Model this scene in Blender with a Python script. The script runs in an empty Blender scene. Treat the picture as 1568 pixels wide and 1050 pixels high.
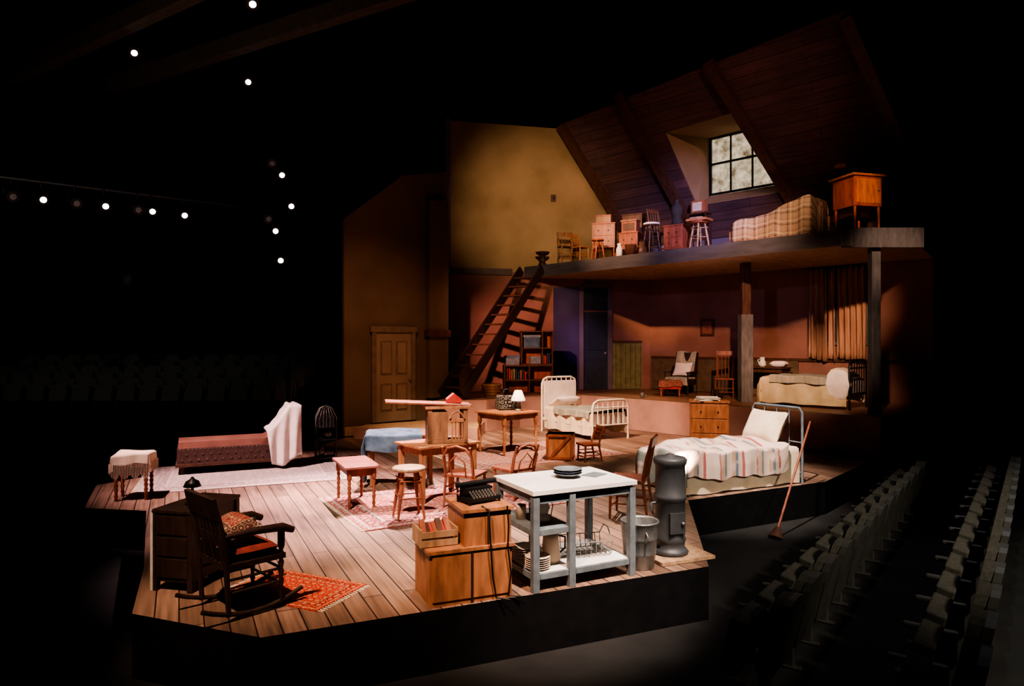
import bpy, math, random
from mathutils import Vector, Matrix
random.seed(7)
D=bpy.data; C=bpy.context; R_=math.radians
sin=math.sin; cos=math.cos; pi=math.pi

# ------------------------------------------------------------------ materials
def newmat(name):
    m=D.materials.new(name); m.use_nodes=True
    nt=m.node_tree; b=nt.nodes['Principled BSDF']
    return m,nt,b
def c4(c): return (c[0],c[1],c[2],1)
def M(name,col,rough=.6,metal=0,col2=None,scale=6,bump=.0,stretch=(1,1,1),spec=.3,detail=4):
    m,nt,b=newmat(name); N=nt.nodes; L=nt.links
    tc=N.new('ShaderNodeTexCoord'); mp=N.new('ShaderNodeMapping'); mp.inputs['Scale'].default_value=stretch
    ns=N.new('ShaderNodeTexNoise'); ns.inputs['Scale'].default_value=scale; ns.inputs['Detail'].default_value=detail
    cr=N.new('ShaderNodeValToRGB'); cr.color_ramp.elements[0].position=.32; cr.color_ramp.elements[1].position=.68
    if col2 is None: col2=tuple(x*.65 for x in col)
    cr.color_ramp.elements[0].color=c4(col2); cr.color_ramp.elements[1].color=c4(col)
    L.new(tc.outputs['Object'],mp.inputs['Vector']); L.new(mp.outputs[0],ns.inputs['Vector'])
    L.new(ns.outputs['Fac'],cr.inputs[0]); L.new(cr.outputs[0],b.inputs['Base Color'])
    b.inputs['Roughness'].default_value=rough; b.inputs['Metallic'].default_value=metal
    b.inputs['Specular IOR Level'].default_value=spec
    if bump:
        bp=N.new('ShaderNodeBump'); bp.inputs['Strength'].default_value=bump; bp.inputs['Distance'].default_value=.02
        L.new(ns.outputs['Fac'],bp.inputs['Height']); L.new(bp.outputs[0],b.inputs['Normal'])
    return m
def wood(name,col,rough=.45): return M(name,col,rough,col2=tuple(x*.5 for x in col),scale=5,stretch=(3,3,.7),bump=.08,detail=8)
def emis(name,col,st):
    m,nt,b=newmat(name); b.inputs['Base Color'].default_value=c4(col)
    b.inputs['Emission Color'].default_value=c4(col); b.inputs['Emission Strength'].default_value=st
    return m
def planks(name,c1,c2,cm,rotz,row=.16,length=2.6,vertical=False,rough=.45,grain=.5):
    m,nt,b=newmat(name); N=nt.nodes; L=nt.links
    tc=N.new('ShaderNodeTexCoord'); mp=N.new('ShaderNodeMapping'); mp.vector_type='POINT'
    mp.inputs['Rotation'].default_value=(0,0,R_(rotz)); L.new(tc.outputs['Object'],mp.inputs['Vector'])
    vec=mp.outputs[0]
    if vertical:
        sp=N.new('ShaderNodeSeparateXYZ'); cb=N.new('ShaderNodeCombineXYZ'); L.new(vec,sp.inputs[0])
        L.new(sp.outputs[0],cb.inputs[0]); L.new(sp.outputs[2],cb.inputs[1]); vec=cb.outputs[0]
    br=N.new('ShaderNodeTexBrick'); L.new(vec,br.inputs['Vector'])
    br.inputs['Color1'].default_value=c4(c1); br.inputs['Color2'].default_value=c4(c2); br.inputs['Mortar'].default_value=c4(cm)
    br.inputs['Scale'].default_value=1; br.inputs['Brick Width'].default_value=length; br.inputs['Row Height'].default_value=row
    br.inputs['Mortar Size'].default_value=.006; br.inputs['Mortar Smooth'].default_value=.2
    m2=N.new('ShaderNodeMapping'); m2.inputs['Scale'].default_value=(.6,12,1); L.new(vec,m2.inputs['Vector'])
    ns=N.new('ShaderNodeTexNoise'); ns.inputs['Scale'].default_value=2; ns.inputs['Detail'].default_value=8; L.new(m2.outputs[0],ns.inputs['Vector'])
    n2=N.new('ShaderNodeTexNoise'); n2.inputs['Scale'].default_value=.9; n2.inputs['Detail'].default_value=3; L.new(vec,n2.inputs['Vector'])
    ad=N.new('ShaderNodeMath'); ad.operation='ADD'; L.new(ns.outputs['Fac'],ad.inputs[0]); L.new(n2.outputs['Fac'],ad.inputs[1])
    mr=N.new('ShaderNodeMapRange'); mr.inputs[1].default_value=.7; mr.inputs[2].default_value=1.3; mr.inputs[3].default_value=1-grain; mr.inputs[4].default_value=1.15
    L.new(ad.outputs[0],mr.inputs[0])
    mx=N.new('ShaderNodeVectorMath'); mx.operation='SCALE'; L.new(br.outputs['Color'],mx.inputs[0]); L.new(mr.outputs[0],mx.inputs['Scale'])
    L.new(mx.outputs[0],b.inputs['Base Color'])
    bp=N.new('ShaderNodeBump'); bp.inputs['Strength'].default_value=.25; bp.inputs['Distance'].default_value=.01; bp.invert=True
    L.new(br.outputs['Fac'],bp.inputs['Height']); L.new(bp.outputs[0],b.inputs['Normal'])
    b.inputs['Roughness'].default_value=rough; b.inputs['Specular IOR Level'].default_value=.3
    return m
def rugmat(name,hx,hy,field,border,acc,dark,sc=9):
    m,nt,b=newmat(name); N=nt.nodes; L=nt.links
    tc=N.new('ShaderNodeTexCoord'); ab=N.new('ShaderNodeVectorMath'); ab.operation='ABSOLUTE'; L.new(tc.outputs['Object'],ab.inputs[0])
    sb=N.new('ShaderNodeVectorMath'); sb.operation='SUBTRACT'; L.new(ab.outputs[0],sb.inputs[0]); sb.inputs[1].default_value=(hx,hy,0)
    sp=N.new('ShaderNodeSeparateXYZ'); L.new(sb.outputs[0],sp.inputs[0])
    mx=N.new('ShaderNodeMath'); mx.operation='MAXIMUM'; L.new(sp.outputs[0],mx.inputs[0]); L.new(sp.outputs[1],mx.inputs[1])
    w=min(hx,hy)*.5
    mr=N.new('ShaderNodeMapRange'); mr.inputs[1].default_value=-w; mr.inputs[2].default_value=0; L.new(mx.outputs[0],mr.inputs[0])
    cr=N.new('ShaderNodeValToRGB'); cr.color_ramp.interpolation='CONSTANT'; e=cr.color_ramp.elements
    e[0].position=0;e[0].color=c4(field); e[1].position=.3;e[1].color=c4(acc)
    for p,c in ((.36,dark),(.42,border),(.8,acc),(.88,field)):
        q=e.new(p); q.color=c4(c)
    L.new(mr.outputs[0],cr.inputs[0])
    vo=N.new('ShaderNodeTexVoronoi'); vo.inputs['Scale'].default_value=sc; vo.inputs['Randomness'].default_value=.35; L.new(ab.outputs[0],vo.inputs['Vector'])
    c2=N.new('ShaderNodeValToRGB'); c2.color_ramp.interpolation='CONSTANT'; e=c2.color_ramp.elements
    e[0].position=0;e[0].color=(1,1,1,1); e[1].position=.28;e[1].color=(0,0,0,1)
    q=e.new(.5);q.color=(.75,.75,.75,1); q=e.new(.58); q.color=(0,0,0,1)
    L.new(vo.outputs['Distance'],c2.inputs[0])
    mi=N.new('ShaderNodeMixRGB'); mi.inputs[2].default_value=c4(acc); L.new(c2.outputs[0],mi.inputs[0]); L.new(cr.outputs[0],mi.inputs[1])
    n=N.new('ShaderNodeTexNoise'); n.inputs['Scale'].default_value=14; L.new(tc.outputs['Object'],n.inputs['Vector'])
    m3=N.new('ShaderNodeMixRGB'); m3.blend_type='MULTIPLY'; m3.inputs[0].default_value=.5; L.new(mi.outputs[0],m3.inputs[1]); L.new(n.outputs['Fac'],m3.inputs[2])
    L.new(m3.outputs[0],b.inputs['Base Color']); b.inputs['Roughness'].default_value=.95; b.inputs['Specular IOR Level'].default_value=.05
    return m
def stripes(name,axis,period,cols,axis2=None,rough=.9,fade=None):
    m,nt,b=newmat(name); N=nt.nodes; L=nt.links
    tc=N.new('ShaderNodeTexCoord'); sp=N.new('ShaderNodeSeparateXYZ'); L.new(tc.outputs['Object'],sp.inputs[0])
    yz=N.new('ShaderNodeMath'); yz.operation='ADD'; L.new(sp.outputs[1],yz.inputs[0]); L.new(sp.outputs[2],yz.inputs[1])
    def ramp(ax,per):
        d=N.new('ShaderNodeMath'); d.operation='DIVIDE'; d.inputs[1].default_value=per; L.new(yz.outputs[0] if ax==9 else sp.outputs[ax],d.inputs[0])
        f=N.new('ShaderNodeMath'); f.operation='FRACT'; L.new(d.outputs[0],f.inputs[0])
        cr=N.new('ShaderNodeValToRGB'); cr.color_ramp.interpolation='CONSTANT'; e=cr.color_ramp.elements
        for i,(p,c) in enumerate(cols):
            q=e[i] if i<2 else e.new(p)
            q.position=p; q.color=c4(c)
        L.new(f.outputs[0],cr.inputs[0]); return cr.outputs[0]
    o=ramp(axis,period)
    if axis2 is not None:
        o2=ramp(axis2,period); mi=N.new('ShaderNodeMixRGB'); mi.inputs[0].default_value=.5; L.new(o,mi.inputs[1]); L.new(o2,mi.inputs[2]); o=mi.outputs[0]
    n=N.new('ShaderNodeTexNoise'); n.inputs['Scale'].default_value=5; n.inputs['Detail'].default_value=5; L.new(tc.outputs['Object'],n.inputs['Vector'])
    if fade:
        rr=N.new('ShaderNodeValToRGB'); rr.color_ramp.elements[0].position=.50; rr.color_ramp.elements[1].position=.62; L.new(n.outputs['Fac'],rr.inputs[0])
        mf=N.new('ShaderNodeMixRGB'); mf.inputs[2].default_value=c4(fade); L.new(rr.outputs[0],mf.inputs[0]); L.new(o,mf.inputs[1]); o=mf.outputs[0]
    m3=N.new('ShaderNodeMixRGB'); m3.blend_type='MULTIPLY'; m3.inputs[0].default_value=.35; L.new(o,m3.inputs[1]); L.new(n.outputs['Fac'],m3.inputs[2])
    L.new(m3.outputs[0],b.inputs['Base Color']); b.inputs['Roughness'].default_value=rough; b.inputs['Specular IOR Level'].default_value=.1
    return m

# ------------------------------------------------------------------ builder
class B:
    def __init__(s,name): s.n=name;s.v=[];s.f=[];s.m=[];s.sm=[];s.mats=[];s.T=Matrix.Identity(4)
    def add(s,vs,fs,mat,smooth=False):
        if mat not in s.mats: s.mats.append(mat)
        k=s.mats.index(mat); o=len(s.v)
        s.v+= [s.T@Vector(v) for v in vs]
        for f in fs: s.f.append([i+o for i in f]); s.m.append(k); s.sm.append(smooth)
    def at(s,x=0,y=0,z=0,r=0): s.T=Matrix.Translation((x,y,z))@Matrix.Rotation(R_(r),4,'Z'); return s
    def box(s,c,d,mat,rot=None):
        vs=[Vector((i*d[0]/2,j*d[1]/2,k*d[2]/2)) for i in(-1,1) for j in(-1,1) for k in(-1,1)]
        if rot:
            from mathutils import Euler
            E=Euler([R_(a) for a in rot]).to_matrix(); vs=[E@v for v in vs]
        vs=[v+Vector(c) for v in vs]
        s.add(vs,[(0,1,3,2),(4,6,7,5),(0,4,5,1),(2,3,7,6),(0,2,6,4),(1,5,7,3)],mat)
    def bb(s,x0,x1,y0,y1,z0,z1,mat): s.box(((x0+x1)/2,(y0+y1)/2,(z0+z1)/2),(x1-x0,y1-y0,z1-z0),mat)
    def beam(s,p,q,w,h,mat,up=(0,0,1)):
        p=Vector(p);q=Vector(q);d=(q-p).normalized();sd=d.cross(Vector(up))
        if sd.length<1e-4: sd=Vector((1,0,0))
        sd.normalize(); u=sd.cross(d)
        vs=[a+sd*i*w/2+u*j*h/2 for a in(p,q) for i in(-1,1) for j in(-1,1)]
        s.add(vs,[(0,1,3,2),(4,6,7,5),(0,4,5,1),(2,3,7,6),(0,2,6,4),(1,5,7,3)],mat)
    def tube(s,pts,r,mat,n=8,cap=True):
        pts=[Vector(p) for p in pts]; rs=r if isinstance(r,(list,tuple)) else [r]*len(pts)
        vs=[];ref=None
        for i,p in enumerate(pts):
            d=(pts[min(i+1,len(pts)-1)]-pts[max(i-1,0)]).normalized()
            if ref is None: ref=Vector((0,0,1)) if abs(d.z)<.9 else Vector((1,0,0))
            a=d.cross(ref)
            if a.length<1e-4: a=d.cross(Vector((0,1,0)))
            a.normalize(); b2=a.cross(d).normalized(); ref=b2
            for k in range(n):
                t=2*pi*k/n; vs.append(p+(a*cos(t)+b2*sin(t))*rs[i])
        fs=[(i*n+k,i*n+(k+1)%n,(i+1)*n+(k+1)%n,(i+1)*n+k) for i in range(len(pts)-1) for k in range(n)]
        s.add(vs,fs,mat,True)
        if cap:
            s.add(vs[:n],[tuple(range(n))],mat); s.add(vs[-n:],[tuple(range(n))],mat)
    def cyl(s,p,q,r,mat,r2=None,n=12): s.tube([p,q],[r,r if r2 is None else r2],mat,n)
    def lathe(s,c,prof,mat,n=16,axis='z'):
        vs=[]
        for z,r in prof:
            for k in range(n):
                t=2*pi*k/n; vs.append((c[0]+r*cos(t),c[1]+r*sin(t),c[2]+z))
        m=len(prof)
        fs=[(i*n+k,i*n+(k+1)%n,(i+1)*n+(k+1)%n,(i+1)*n+k) for i in range(m-1) for k in range(n)]
        fs.append(tuple(range(n))); fs.append(tuple(range((m-1)*n,m*n)))
        s.add(vs,fs,mat,True)
    def turned(s,x,y,z0,z1,r,mat):
        h=z1-z0
        P=[(0,.5),(.04,.8),(.08,.55),(.12,.9),(.2,.6),(.3,.95),(.34,.6),(.42,1),(.46,.6),(.54,1),(.58,.6),(.66,.95),(.7,.6),(.74,1.05),(.77,1.2),(1,1.2)]
        s.lathe((x,y,z0),[(a*h,b_*r) for a,b_ in P],mat,10)
    def sheet(s,fn,nu,nv,mat,smooth=True):
        vs=[fn(i/nu,j/nv) for i in range(nu+1) for j in range(nv+1)]
        fs=[(i*(nv+1)+j,(i+1)*(nv+1)+j,(i+1)*(nv+1)+j+1,i*(nv+1)+j+1) for i in range(nu) for j in range(nv)]
        s.add(vs,fs,mat,smooth)
    def prism(s,poly,z0,z1,mt,ms=None,mb=None):
        n=len(poly); ms=ms or mt; mb=mb or ms
        a=[(x,y,z0) for x,y in poly]; b_=[(x,y,z1) for x,y in poly]
        s.add(b_,[tuple(range(n))],mt); s.add(a,[tuple(range(n))],mb)
        s.add(a+b_,[(i,(i+1)%n,n+(i+1)%n,n+i) for i in range(n)],ms)
    def vprism(s,pts,dirv,th,mat):
        n=len(pts); a=[Vector(p) for p in pts]; e=Vector(dirv)*th; b_=[p+e for p in a]
        s.add(a,[tuple(range(n))],mat); s.add(b_,[tuple(range(n))],mat)
        s.add(a+b_,[(i,(i+1)%n,n+(i+1)%n,n+i) for i in range(n)],mat)
    def ball(s,c,r,mat,sc=(1,1,1),n=12):
        def f(u,v):
            t=2*pi*u;p=pi*(v-.5); return (c[0]+r*sc[0]*cos(p)*cos(t),c[1]+r*sc[1]*cos(p)*sin(t),c[2]+r*sc[2]*sin(p))
        s.sheet(f,n,n//2,mat)
    def drape(s,x0,x1,y0,y1,z,h,mat,amp=.02,k=18,top=None,n=44,off=.02,zmin=.015):
        hx0,hx1,hy0,hy1=h; ph=random.random()*6
        def f(u,v):
            X=x0-hx0+(x1-x0+hx0+hx1)*u; Y=y0-hy0+(y1-y0+hy0+hy1)*v
            cx=min(max(X,x0),x1); cy=min(max(Y,y0),y1); ex=X-cx; ey=Y-cy; e=max(abs(ex),abs(ey))
            al=Y if abs(ex)>abs(ey) else X
            w=(amp+amp*sin(k*al+ph)+.4*amp*sin(k*2.3*al))*min(1,e/.2)
            zz=z-e+.012*sin(9*cx+ph)*sin(11*cy)+(top(cx,cy) if top else 0)
            x=cx+((1 if ex>0 else -1)*(off+w) if abs(ex)>1e-6 else 0)
            y=cy+((1 if ey>0 else -1)*(off+w) if abs(ey)>1e-6 else 0)
            return (x,y,max(zmin,zz+.012*sin(k*.7*al)*min(1,e/.2)))
        s.sheet(f,n,n,mat)
    def pillow(s,c,d,mat,rot=None):
        T=s.T
        if rot:
            from mathutils import Euler
            s.T=T@Matrix.Translation(c)@Euler([R_(a) for a in rot]).to_matrix().to_4x4(); c0=(0,0,0)
        else: c0=c
        for sg in(1,-1):
            def f(u,v):
                a=2*u-1;b_=2*v-1; hh=max(0,(1-a**4)*(1-b_**4))**.5
                return (c0[0]+a*d[0]/2*(1-.07*(1-b_*b_)*abs(a)),c0[1]+b_*d[1]/2*(1-.07*(1-a*a)*abs(b_)),c0[2]+sg*hh*d[2]/2)
            s.sheet(f,12,12,mat)
        s.T=T
    def done(s,loc=(0,0,0),rz=0,bevel=.0,solid=0):
        me=D.meshes.new(s.n); me.from_pydata([tuple(v) for v in s.v],[],s.f)
        for m in s.mats: me.materials.append(m)
        me.polygons.foreach_set('material_index',s.m); me.polygons.foreach_set('use_smooth',s.sm)
        import bmesh
        bm=bmesh.new(); bm.from_mesh(me)
        bmesh.ops.recalc_face_normals(bm,faces=bm.faces); bm.to_mesh(me); bm.free()
        o=D.objects.new(s.n,me); C.collection.objects.link(o); o.location=loc; o.rotation_euler=(0,0,R_(rz))
        if solid:
            md=o.modifiers.new('s','SOLIDIFY'); md.thickness=solid
        if bevel:
            md=o.modifiers.new('b','BEVEL'); md.width=bevel; md.segments=2; md.limit_method='ANGLE'; md.angle_limit=R_(50)
        return o

# palette
stageW=planks('stage_planks',(.34,.21,.15),(.165,.10,.07),(.02,.012,.01),-116,row=.17,length=2.8,grain=.65)
platW=planks('platform_planks',(.30,.16,.10),(.20,.11,.07),(.03,.02,.015),45,row=.15)
roofW=planks('roof_planks',(.12,.06,.058),(.08,.042,.042),(.015,.008,.006),45.7,row=.22,length=4,vertical=True,rough=.7)
black=M('black_paint',(.008,.008,.009),.9,spec=.05); blk2=M('black_metal',(.02,.02,.022),.4,.6)
house=M('house_floor',(.024,.024,.024),.8,scale=2,spec=.1)
housew=M('house_wall',(.010,.010,.011),.95,scale=1,spec=.02)
redw=wood('red_wood',(.28,.085,.045)); brw=wood('brown_wood',(.28,.13,.065)); dkw=wood('dark_wood',(.09,.04,.025)); ltw=wood('light_wood',(.46,.29,.17)); orw=wood('orange_wood',(.40,.165,.075)); blw=wood('black_wood',(.035,.02,.016))
doorp=M('door_paint',(.24,.16,.10),.7,col2=(.19,.125,.08),scale=2); doorp2=M('door_trim_paint',(.17,.11,.07),.7)
grey=M('grey_paint',(.15,.18,.20),.5,scale=12); white=M('white_enamel',(.72,.70,.68),.35,col2=(.6,.58,.56),scale=3)
ivory=M('ivory_iron',(.75,.68,.58),.4,col2=(.62,.55,.45)); cream=M('cream_cloth',(.72,.60,.46),.95,col2=(.58,.46,.34),scale=4,bump=.2,spec=.05)
ycream=M('yellow_cover',(.55,.45,.28),.95,col2=(.42,.33,.2),scale=4,bump=.2,spec=.05)
whitec=M('white_cloth',(.75,.66,.62),.95,col2=(.6,.50,.47),scale=4,bump=.2,spec=.05)
steel=M('galvanized',(.32,.33,.33),.4,.8,col2=(.2,.21,.2),scale=10); iron=M('cast_iron',(.075,.08,.085),.5,.4,bump=.1)
bluec=M('blue_cloth',(.10,.14,.19),.95,col2=(.04,.065,.095),scale=6,bump=.2,spec=.05)
leather=M('dark_leather',(.07,.035,.03),.45,scale=20,bump=.3); leather2=M('brown_leather',(.30,.13,.10),.28,col2=(.18,.08,.06),scale=3,spec=.6)
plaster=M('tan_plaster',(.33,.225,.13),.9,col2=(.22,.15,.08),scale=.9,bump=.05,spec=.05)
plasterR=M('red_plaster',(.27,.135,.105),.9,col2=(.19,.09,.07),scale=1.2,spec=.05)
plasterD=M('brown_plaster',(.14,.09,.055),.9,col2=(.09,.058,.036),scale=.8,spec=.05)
purp=M('purple_plaster',(.065,.055,.12),.9,col2=(.035,.03,.07),scale=1,spec=.05); green=M('green_wainscot',(.18,.18,.08),.8); greend=M('olive_wainscot',(.12,.08,.045),.8)
navy=M('navy_paint',(.02,.028,.045),.5); lilac=M('lilac_plaster',(.15,.12,.16),.9,scale=1.5,spec=.05)
fasc=M('fascia_paint',(.07,.065,.075),.7,scale=2,stretch=(1,1,6)); greyw=wood('weathered_wood',(.14,.13,.125),.8); greyd=wood('dark_weathered_wood',(.055,.055,.06),.8)
pinkr=M('pink_riser',(.40,.22,.18),.9,scale=2)
paper=M('paper',(.8,.78,.72),.9,spec=.05); dull=M('tin',(.25,.24,.22),.4,.6); redc=M('red_cloth',(.38,.035,.025),.9); cush=M('faded_red_cushion',(.22,.035,.03),.95,scale=12,col2=(.10,.02,.02))
seatm=M('seat_upholstery',(.075,.07,.058),.85,scale=30,spec=.15); seatp=M('seat_plastic',(.05,.048,.044),.5,spec=.3)
quilt=stripes('quilt_stripes',0,.70,[(0,(.70,.55,.47)),(.18,(.40,.13,.12)),(.24,(.64,.47,.40)),(.34,(.15,.21,.27)),(.41,(.54,.36,.24)),(.50,(.68,.54,.48)),(.64,(.22,.25,.22)),(.69,(.60,.43,.34)),(.80,(.46,.20,.18)),(.85,(.70,.58,.50))],fade=(.68,.52,.45))
quilt2=stripes('floral_coverlet',1,.3,[(0,(.34,.32,.25)),(.3,(.24,.28,.28)),(.5,(.38,.32,.24)),(.72,(.20,.24,.27)),(.85,(.40,.34,.26))],axis2=0)
plaid=stripes('plaid_wool',0,.24,[(0,(.34,.22,.15)),(.40,(.05,.025,.025)),(.50,(.30,.19,.13)),(.58,(.05,.025,.025)),(.62,(.48,.36,.26)),(.80,(.28,.18,.12))],axis2=9)
patch=rugmat('needlepoint',.2,.2,(.24,.05,.045),(.1,.04,.04),(.36,.28,.18),(.05,.03,.03),20)

# ------------------------------------------------------------------ auditorium shell
b=B('floor'); b.bb(-18,18,-4,27,-.7,-.5,house); b.done()
b=B('wall_back'); b.bb(-18,18,26,26.2,-.5,11,housew); b.done()
b=B('wall_left'); b.bb(-17.2,-17,-3,26,-.5,11,housew); b.done()
b=B('wall_right'); b.bb(17,17.2,-3,26,-.5,11,housew); b.done()
b=B('wall_front'); b.bb(-17,17,-3.2,-3,-.5,11,housew); b.done()
b=B('ceiling'); b.bb(-18,18,-4,27,11,11.2,housew); b.done()
# ------------------------------------------------------------------ stage
b=B('stage_platform')
b.prism([(-1.79,4.87),(1.85,6.42),(2.35,9.12),(4.75,10.35),(6.62,12.42),(1.8,17.7),(-1.7,16.6),(-3.7,15.2),(-3.95,13.8),(-6.15,10.1),(-5.45,8.7),(-4.58,8.55),(-3.45,6.4),(-2.95,5.3)],-.5,0,stageW,black)
b.done()
b=B('step_platform'); b.prism([(-3.45,14.9),(-.75,14.8),(-.65,16.15),(-1.9,15.85),(-2.1,16.3),(-3.3,15.5)],.002,.25,ltw,pinkr); b.done()
b=B('upper_platform')
b.prism([(-1.85,15.9),(-.6,16.2),(0.2,17.1),(1.81,17.7),(6.7,12.4),(9.1,14.75),(4.05,20.0),(-1.3,19.1),(-1.4,17.3)],.003,.75,platW,pinkr); b.done()
b=B('platform_skirt'); b.prism([(6.66,12.45),(6.72,12.39),(9.3,14.7),(9.2,14.8)],-.5,.74,black,black); b.done()

def vwall(name,p,q,prof,th,mat):
    p=Vector((p[0],p[1],0));q=Vector((q[0],q[1],0));e=(q-p).normalized();n=Vector((-e.y,e.x,0))
    if n.y<0: n=-n
    b=B(name); b.vprism([p+e*a+Vector((0,0,z)) for a,z in prof],n,th,mat); return b
P0=(-3.78,15.38);P1=(-1.62,17.15);LL=math.dist(P0,P1)
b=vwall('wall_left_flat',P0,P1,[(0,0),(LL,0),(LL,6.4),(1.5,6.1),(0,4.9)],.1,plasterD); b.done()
ang=math.degrees(math.atan2(1.77,2.16))
b=B('door_1'); b.at(P0[0],P0[1],0,ang); b.T=b.T@Matrix.Translation((1.24,0,.25))
b.bb(-.47,.47,-.05,-.002,0,2.1,doorp)
for x0,x1,z0,z1 in ((-.36,-.05,.25,.9),(.05,.36,.25,.9),(-.36,-.05,1.1,1.9),(.05,.36,1.1,1.9)):
    b.bb(x0,x1,-.06,-.05,z0,z1,doorp2); b.bb(x0+.04,x1-.04,-.075,-.055,z0+.04,z1-.04,doorp)
b.bb(-.58,-.47,-.08,-.002,0,2.2,doorp2); b.bb(.47,.58,-.08,-.002,0,2.2,doorp2); b.bb(-.62,.62,-.09,-.002,2.1,2.24,doorp2); b.ball((.4,-.1,1),.035,dull)
b.done(bevel=.005)
b=B('trim_1'); b.at(P0[0],P0[1],0,ang); b.bb(0,.55,-.03,-.002,.0,.2,ltw); b.done()
b=B('wall_pilaster'); b.at(P0[0],P0[1],0,ang); b.bb(2.15,2.7,-.18,-.01,.76,5.6,plasterD); b.bb(2.1,2.73,-.25,-.01,2.25,2.42,dkw); b.done()
W0=(-1.72,19.1);W1=(4.05,20.1);LW=math.dist(W0,W1);wa=math.degrees(math.atan2(1.0,5.77))
vwall('wall_stair_lower',W0,W1,[(0,.7),(LW,.7),(LW,4.12),(0,4.12)],.12,plasterR).done()
vwall('wall_gable_upper',W0,W1,[(0,4.12),(LW,4.12),(3.15,8.26),(0,8.32)],.12,plaster).done()
b=B('trim_2'); b.at(W0[0],W0[1],0,wa); b.bb(-.14,0,-.06,.12,.75,8.36,lilac); b.bb(0,1.75,-.07,-.005,4.02,4.2,dkw); b.done()
b=B('wall_switch_box'); b.at(W0[0],W0[1],0,wa); b.bb(2.88,3.02,-.05,-.005,6.15,6.35,dkw); b.bb(2.92,2.98,-.06,-.05,6.2,6.3,blk2); b.done()
b=B('wall_purple_panel'); b.at(W0[0],W0[1],0,wa); b.bb(2.95,3.7,-.05,-.005,.76,3.7,purp); b.bb(3.7,3.82,-.1,-.005,.76,3.75,lilac); b.done()
b=B('door_2'); b.at(W0[0],W0[1],0,wa); b.bb(3.84,4.55,-.06,-.005,.76,3.0,navy); b.bb(3.84,4.55,-.05,-.005,3.05,3.7,navy)
for z0,z1 in((1.0,1.7),(1.9,2.8)):
    b.bb(3.93,4.46,-.08,-.06,z0,z1,navy)
b.bb(4.55,4.68,-.1,-.005,.76,3.75,lilac); b.bb(3.82,4.68,-.1,-.005,3.7,3.82,lilac); b.ball((4.47,-.1,1.8),.04,dull); b.done()
b=B('wainscot_green'); b.at(W0[0],W0[1],0,wa); b.bb(4.7,5.6,-.05,-.005,.76,2.1,green); b.bb(4.7,5.6,-.07,-.005,2.1,2.17,dkw)
for i in range(6): b.bb(4.8+i*.15,4.81+i*.15,-.06,-.05,.78,2.08,dkw)
b.done()
Q0=(4.05,20.1);Q1=(9.17,14.85);LQ=math.dist(Q0,Q1);qa=math.degrees(math.atan2(-5.25,5.12))
vwall('wall_room_back',Q0,Q1,[(0,.7),(LQ,.7),(LQ,4.0),(0,4.0)],.1,plasterR).done()
b=B('wainscot_room'); b.at(Q0[0],Q0[1],0,qa); b.bb(.1,4.4,-.04,-.003,.76,1.65,greend); b.bb(.1,7.2,-.05,-.003,1.65,1.72,dkw); b.done()
b=B('loft_floor'); b.prism([(.35,19.33),(6.25,12.9),(7.7,12.9),(9.1,14.75),(4.05,19.98)],3.94,4.25,platW,fasc,M('loft_underside',(.50,.33,.24),.8)); b.done()
b=B('loft_end_trim'); b.bb(6.22,7.75,12.84,12.9,3.9,4.27,greyd); b.bb(6.19,6.4,12.82,12.84,3.92,4.25,greyw); b.done()
b=B('loft_post'); b.box((5.35,15.65,2.345),(.2,.2,3.19),dkw); b.box((5.35,15.65,1.75),(.27,.27,2.0),greyw); b.done(bevel=.01)
b=B('loft_post'); b.box((6.95,13.1,2.345),(.17,.17,3.19),greyd); b.done(bevel=.01)
def Lp(s,o,z): return Vector((4.05+.698*s-.716*o,20.1-.716*s-.698*o,z))
def Rf(s,o): return Lp(s,o,4.18+1.7*o)
b=B('roof_slope')
OLb=Rf(-.24,.42);ORb=Rf(7.5,.42);ORt=Rf(6.6,2.68);OLt=Rf(-1.37,2.42)
TL=Rf(1.8,1.95);TR=Rf(3.85,1.98);BL=Rf(2.1,.9);BR=Rf(4.49,.9)
b.add([OLb,ORb,ORt,OLt,TL,TR,BL,BR],[(0,1,7,6),(0,6,4,3),(3,4,5,2),(7,1,2,5)],roofW)
b.done(solid=.04)
b=B('dormer_reveal'); wbl=Lp(2.1,.3,6.02);wbr=Lp(4.6,.3,6.02);wtl=Lp(2.1,.3,7.62);wtr=Lp(4.6,.3,7.62)
b.add([BL,TL,wtl,wbl,BR,TR,wtr,wbr],[(0,1,2,3),(4,5,6,7),(0,4,7,3),(1,5,6,2)],plaster); b.done(solid=.03)
b=B('wall_knee'); 
b.vprism([Lp(-.2,.42,4.25),Lp(7.4,.42,4.25),Lp(7.4,.42,4.93),Lp(-.2,.42,4.93)],(.716,.698,0),.05,lilac); b.done()
b=B('roof_beams')
inn=Vector((-.716*.86,-.698*.86,-.51))
for (s0,o0,s1,o1) in ((-1.25,2.42,-.15,.45),(.9,2.6,1.85,.55),(3.45,2.62,4.75,.6),(6.5,2.62,7.4,.5)):
    b.beam(Rf(s0,o0)+inn*.12,Rf(s1,o1)+inn*.12,.24,.2,dkw,up=inn)
b.done()
fol,nt,bs=newmat('backlit_foliage'); N=nt.nodes;L=nt.links
tc=N.new('ShaderNodeTexCoord');n=N.new('ShaderNodeTexNoise');n.inputs['Scale'].default_value=3.5;n.inputs['Detail'].default_value=10;n.inputs['Roughness'].default_value=.7
cr=N.new('ShaderNodeValToRGB');cr.color_ramp.elements[0].position=.36;cr.color_ramp.elements[0].color=(.15,.10,.05,1);cr.color_ramp.elements[1].position=.64;cr.color_ramp.elements[1].color=(.88,.72,.50,1)
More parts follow.
